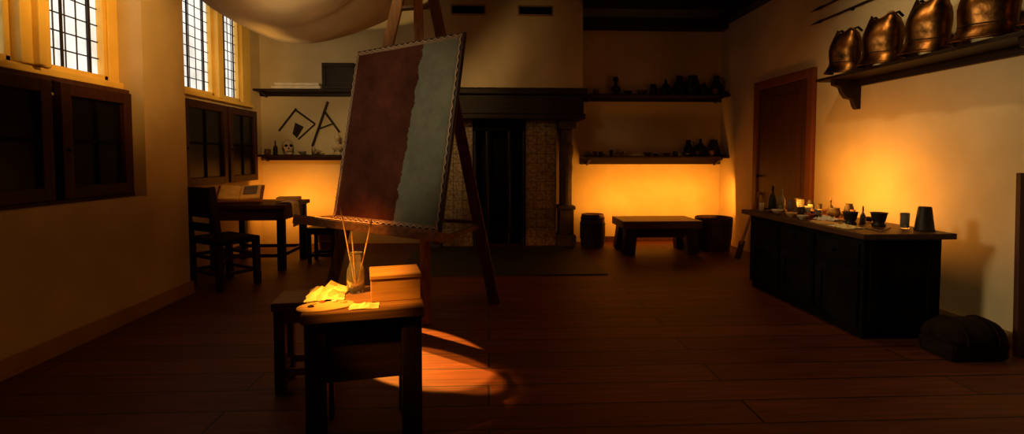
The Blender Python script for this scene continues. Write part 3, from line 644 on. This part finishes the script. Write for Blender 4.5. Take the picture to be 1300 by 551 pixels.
def cuirass_mesh(v):
    b=NB(); prof=[(0,.245,.19),(.03,.232,.175),(.07,.212,.15),(.11,.198,.14),(.17,.200,.152),(.24,.205,.16),(.30,.198,.148),(.35,.182,.125),(.385,.165,.10),(.405,.155,.085)]
    n_=24; rows=[]
    for z,w,dp in prof:
        row=[]
        for i in range(n_+1):
            t=-math.pi*.52+math.pi*1.04*i/n_
            ridge=1+.14*max(0,1-abs(t)/.5)*(1 if z>.09 else .3)
            zz=z
            if z>.33:
                k=(z-.33)/.075
                zz=z+k*((.045+.01*v)*math.exp(-((abs(t)-.85)/.38)**2)-.03*max(0,(abs(t)-1.2)))
            row.append(b.verts.new((-dp*math.cos(t)*ridge,w*math.sin(t),zz)))
        rows.append(row)
    for p,q in zip(rows,rows[1:]):
        for i in range(n_): b.faces.new((p[i],p[i+1],q[i+1],q[i]))
    neck=[v.co.copy() for v in rows[-1]]; rim=[v.co.copy() for v in rows[0]]; waist=[v.co.copy()*1.0+Vector((-.004,0,0)) for v in rows[3]]
    return b,neck,rim,waist
for i,(yy,rz,s,tx) in enumerate(((4.58,-.05,.84,.09),(4.14,.05,.87,.06),(3.70,-.05,.86,.09),(3.25,.05,.88,.06),(2.80,0,.88,.07))):
    e=empty('breastplate','dull brass breastplate standing tilted on the wall shelf','armour',(3.27,yy,2.001+abs(tx)*.24*s),rz,'breastplates on the wall shelf'); e.scale=(s,s,s*1.03); e.rotation_euler=(tx,0,rz)
    b,neck,rim,waist=cuirass_mesh(i%3)
    o=out('breastplate_shell',b,'brass',parent=e,smooth=True); so=o.modifiers.new('s','SOLIDIFY'); so.thickness=.006; so.offset=1
    b=NB(); tube(b,neck,.009); out('neck_roll',b,'brass',parent=e,smooth=True)
    b=NB(); tube(b,[p+Vector((0,0,.008)) for p in rim],.008); out('lower_rim',b,'brass',parent=e,smooth=True)
    b=NB(); tube(b,waist,.006); out('waist_band',b,'leather',parent=e,smooth=True)
    for sgn in (-1,1):
        b=NB(); tube(b,[(-.05,sgn*.13,.435),(0,sgn*.135,.455),(.05,sgn*.13,.42)],.012); out('shoulder_strap',b,'leather',parent=e)
for (y0,z0,y1,z1) in ((5.20,2.66,3.4,2.68),(5.20,2.80,3.4,2.83)):
    e=empty('spear','long thin iron tipped spear mounted on the wall','spear',(XR-.0115,y0,z0),group='spears on the wall')
    b=NB(); rod(b,(0,-.0,0),(0,y1-y0,z1-z0),.011); out('shaft',b,'dark',parent=e)
    b=NB(); bmesh.ops.create_cone(b,cap_ends=True,segments=4,radius1=.02,radius2=.001,depth=.2,matrix=Matrix.Translation((0,.10,0))@Matrix.Rotation(-math.pi/2,4,'X')@Matrix.Diagonal((.35,1,1,1)))
    out('spearhead',b,'iron',parent=e)
    for t in (.25,.8):
        b=NB(); bb(b,-.016,.0112,(y1-y0)*t-.01,(y1-y0)*t+.01,(z1-z0)*t-.025,(z1-z0)*t-.009); out('wall_hook',b,'iron',parent=e)
# ---------------------------------------------------------------- chest and plank at the right
e=empty('leather_chest','low dark rounded leather trunk with domed lid','trunk',(3.00,3.06,0))
b=NB(); bb(b,-.19,.19,-.13,.13,0,.12); out('chest_body',b,'leather',parent=e,bev=.03)
b=NB(); rings=[]
for x,k in ((-.20,.45),(-.185,.8),(-.13,1),(.13,1),(.185,.8),(.20,.45)):
    rings.append([b.verts.new((x,.14*k*math.cos(t),.11+.13*k*math.sin(t))) for t in [math.pi*i/12 for i in range(13)]])
for p,q in zip(rings,rings[1:]):
    for i in range(12): b.faces.new((p[i],p[i+1],q[i+1],q[i]))
    b.faces.new((p[0],q[0],q[-1],p[-1]))
b.faces.new(rings[0]); b.faces.new(rings[-1][::-1])
out('chest_lid',b,'leather',parent=e,smooth=True)
for x in (-.10,.10):
    b=NB(); tube(b,[(x,.143*math.cos(t),.11+.134*math.sin(t)) for t in [math.pi*i/12 for i in range(13)]],.006); out('strap',b,'leather',parent=e)
b=NB(); beam(b,(3.34,3.02,0),(3.42,3.12,1.15),.07,.03,(0,1,0))
out('wooden_plank',b,'redbrown',label='narrow red brown wooden plank leaning on the wall',cat='plank',bev=.003)
# ---------------------------------------------------------------- canopy cloth
b=NB(); nx,ny=60,40; G=[]
for i in range(nx+1):
    row=[]
    for j in range(ny+1):
        s=i/nx; t=j/ny; y=4.3+2.5*t; x=-2.72-.46*min(1,max(0,(y-4.8)/.5))+(1.92+.50*t)*s
        sag=(math.sin(math.pi*s)**.52)*(.35+.65*math.sin(math.pi*t)**.6)
        fold=math.sin(math.pi*s)*(.018*math.sin(15*t+4*s)+.008*math.sin(31*t-9*s))
        z=3.44-.94*sag+fold
        row.append(b.verts.new((x,y,min(z,3.47))))
    G.append(row)
for i in range(nx):
    for j in range(ny): b.faces.new((G[i][j],G[i+1][j],G[i+1][j+1],G[i][j+1]))
o=out('cloth_canopy',b,'linen',smooth=True,label='pale linen canopy sagging from the ceiling',cat='canopy')
so=o.modifiers.new('s','SOLIDIFY'); so.thickness=.006
# ---------------------------------------------------------------- lights
def spot(name,loc,tgt,W,col,ang,blend=.8,rad=.05):
    l=bpy.data.lights.new(name,'SPOT'); l.energy=W; l.color=col; l.spot_size=math.radians(ang); l.spot_blend=blend; l.shadow_soft_size=rad
    o=bpy.data.objects.new(name,l); COL.objects.link(o); o.location=loc
    o.rotation_euler=(Vector(tgt)-Vector(loc)).to_track_quat('-Z','Y').to_euler(); return o
def area(name,loc,tgt,W,col,sx,sy,spread=180):
    l=bpy.data.lights.new(name,'AREA'); l.energy=W; l.color=col; l.shape='RECTANGLE'; l.size=sx; l.size_y=sy; l.spread=math.radians(spread)
    o=bpy.data.objects.new(name,l); COL.objects.link(o); o.location=loc
    o.rotation_euler=(Vector(tgt)-Vector(loc)).to_track_quat('-Z','Y').to_euler(); return o
OR=(1,.33,.025); WM=(1,.70,.30)
spot('window_spot',(-2.55,2.6,2.4),(3.45,2.35,1.4),330,(1,.79,.44),58,.9,.45)
spot('armour_spot',(2.0,3.7,3.4),(3.45,3.85,1.6),46,(1,.68,.30),95,.9,.05)
spot('chimney_spot',(-1.6,3.2,3.2),(-1.1,7.2,2.6),205,(1,.64,.24),60,.9,.2)
spot('bay_wall_spot',(-2.0,5.0,2.22),(-2.6,7.5,2.0),34,WM,75,1.0,.05)
spot('canvas_spot',(-2.2,1.6,2.6),(-.8,4.1,1.5),110,(1,.79,.52),36,.8,.15)
spot('tray_spot',(-1.7,2.5,.9),(-.95,3.95,.60),80,OR,28,1.0,.05)
spot('canopy_spot',(-1.4,3.4,1.9),(-2.0,5.9,3.0),36,(1,.68,.33),60,.9,.2)
area('cabinet_glow',(2.85,4.42,.95),(3.45,4.45,.88),16,(1,.35,.03),.9,.3)
area('recess_glow',(2.42,6.98,.70),(2.42,7.5,.66),25,(1,.34,.03),2.0,.5)
area('desk_glow',(-2.65,7.05,.65),(-2.65,7.5,.65),9,(1,.34,.03),1.0,.35)
area('room_glow',(.3,4.0,3.35),(.3,4.0,0),6,(1,.28,.04),2.5,2.0)
spot('table_glow',(-1.35,1.55,2.3),(-.56,2.36,.6),600,(1,.42,.05),17,.8,.03)
spot('floor_glow',(-2.5,5.6,2.3),(-.52,3.30,0),4300,(1,.36,.04),11.5,.1,.015)
spot('floor_glow_low',(-2.9,5.35,1.75),(-.34,3.05,0),2400,(1,.36,.04),6.5,.1,.015)
spot('wall_glow',(-1.3,2.9,2.6),(-2.95,3.95,2.35),150,(1,.52,.12),58,1.0,.1)
spot('pier_glow',(-1.0,3.0,1.9),(-2.75,4.6,1.9),34,(1,.36,.05),60,1.0,.1)
spot('bay_glow',(-1.9,4.9,2.2),(-3.25,6.4,2.45),70,(1,.55,.14),60,1.0,.1)
spot('desk_fill',(-1.6,4.9,1.6),(-2.6,6.0,.8),26,OR,34,1.0,.05)  # added spot that warms the desk; no fixture stands here
w=bpy.data.worlds.new('world'); S.world=w; w.use_nodes=True
w.node_tree.nodes['Background'].inputs[0].default_value=(1,.40,.12,1); w.node_tree.nodes['Background'].inputs[1].default_value=.006
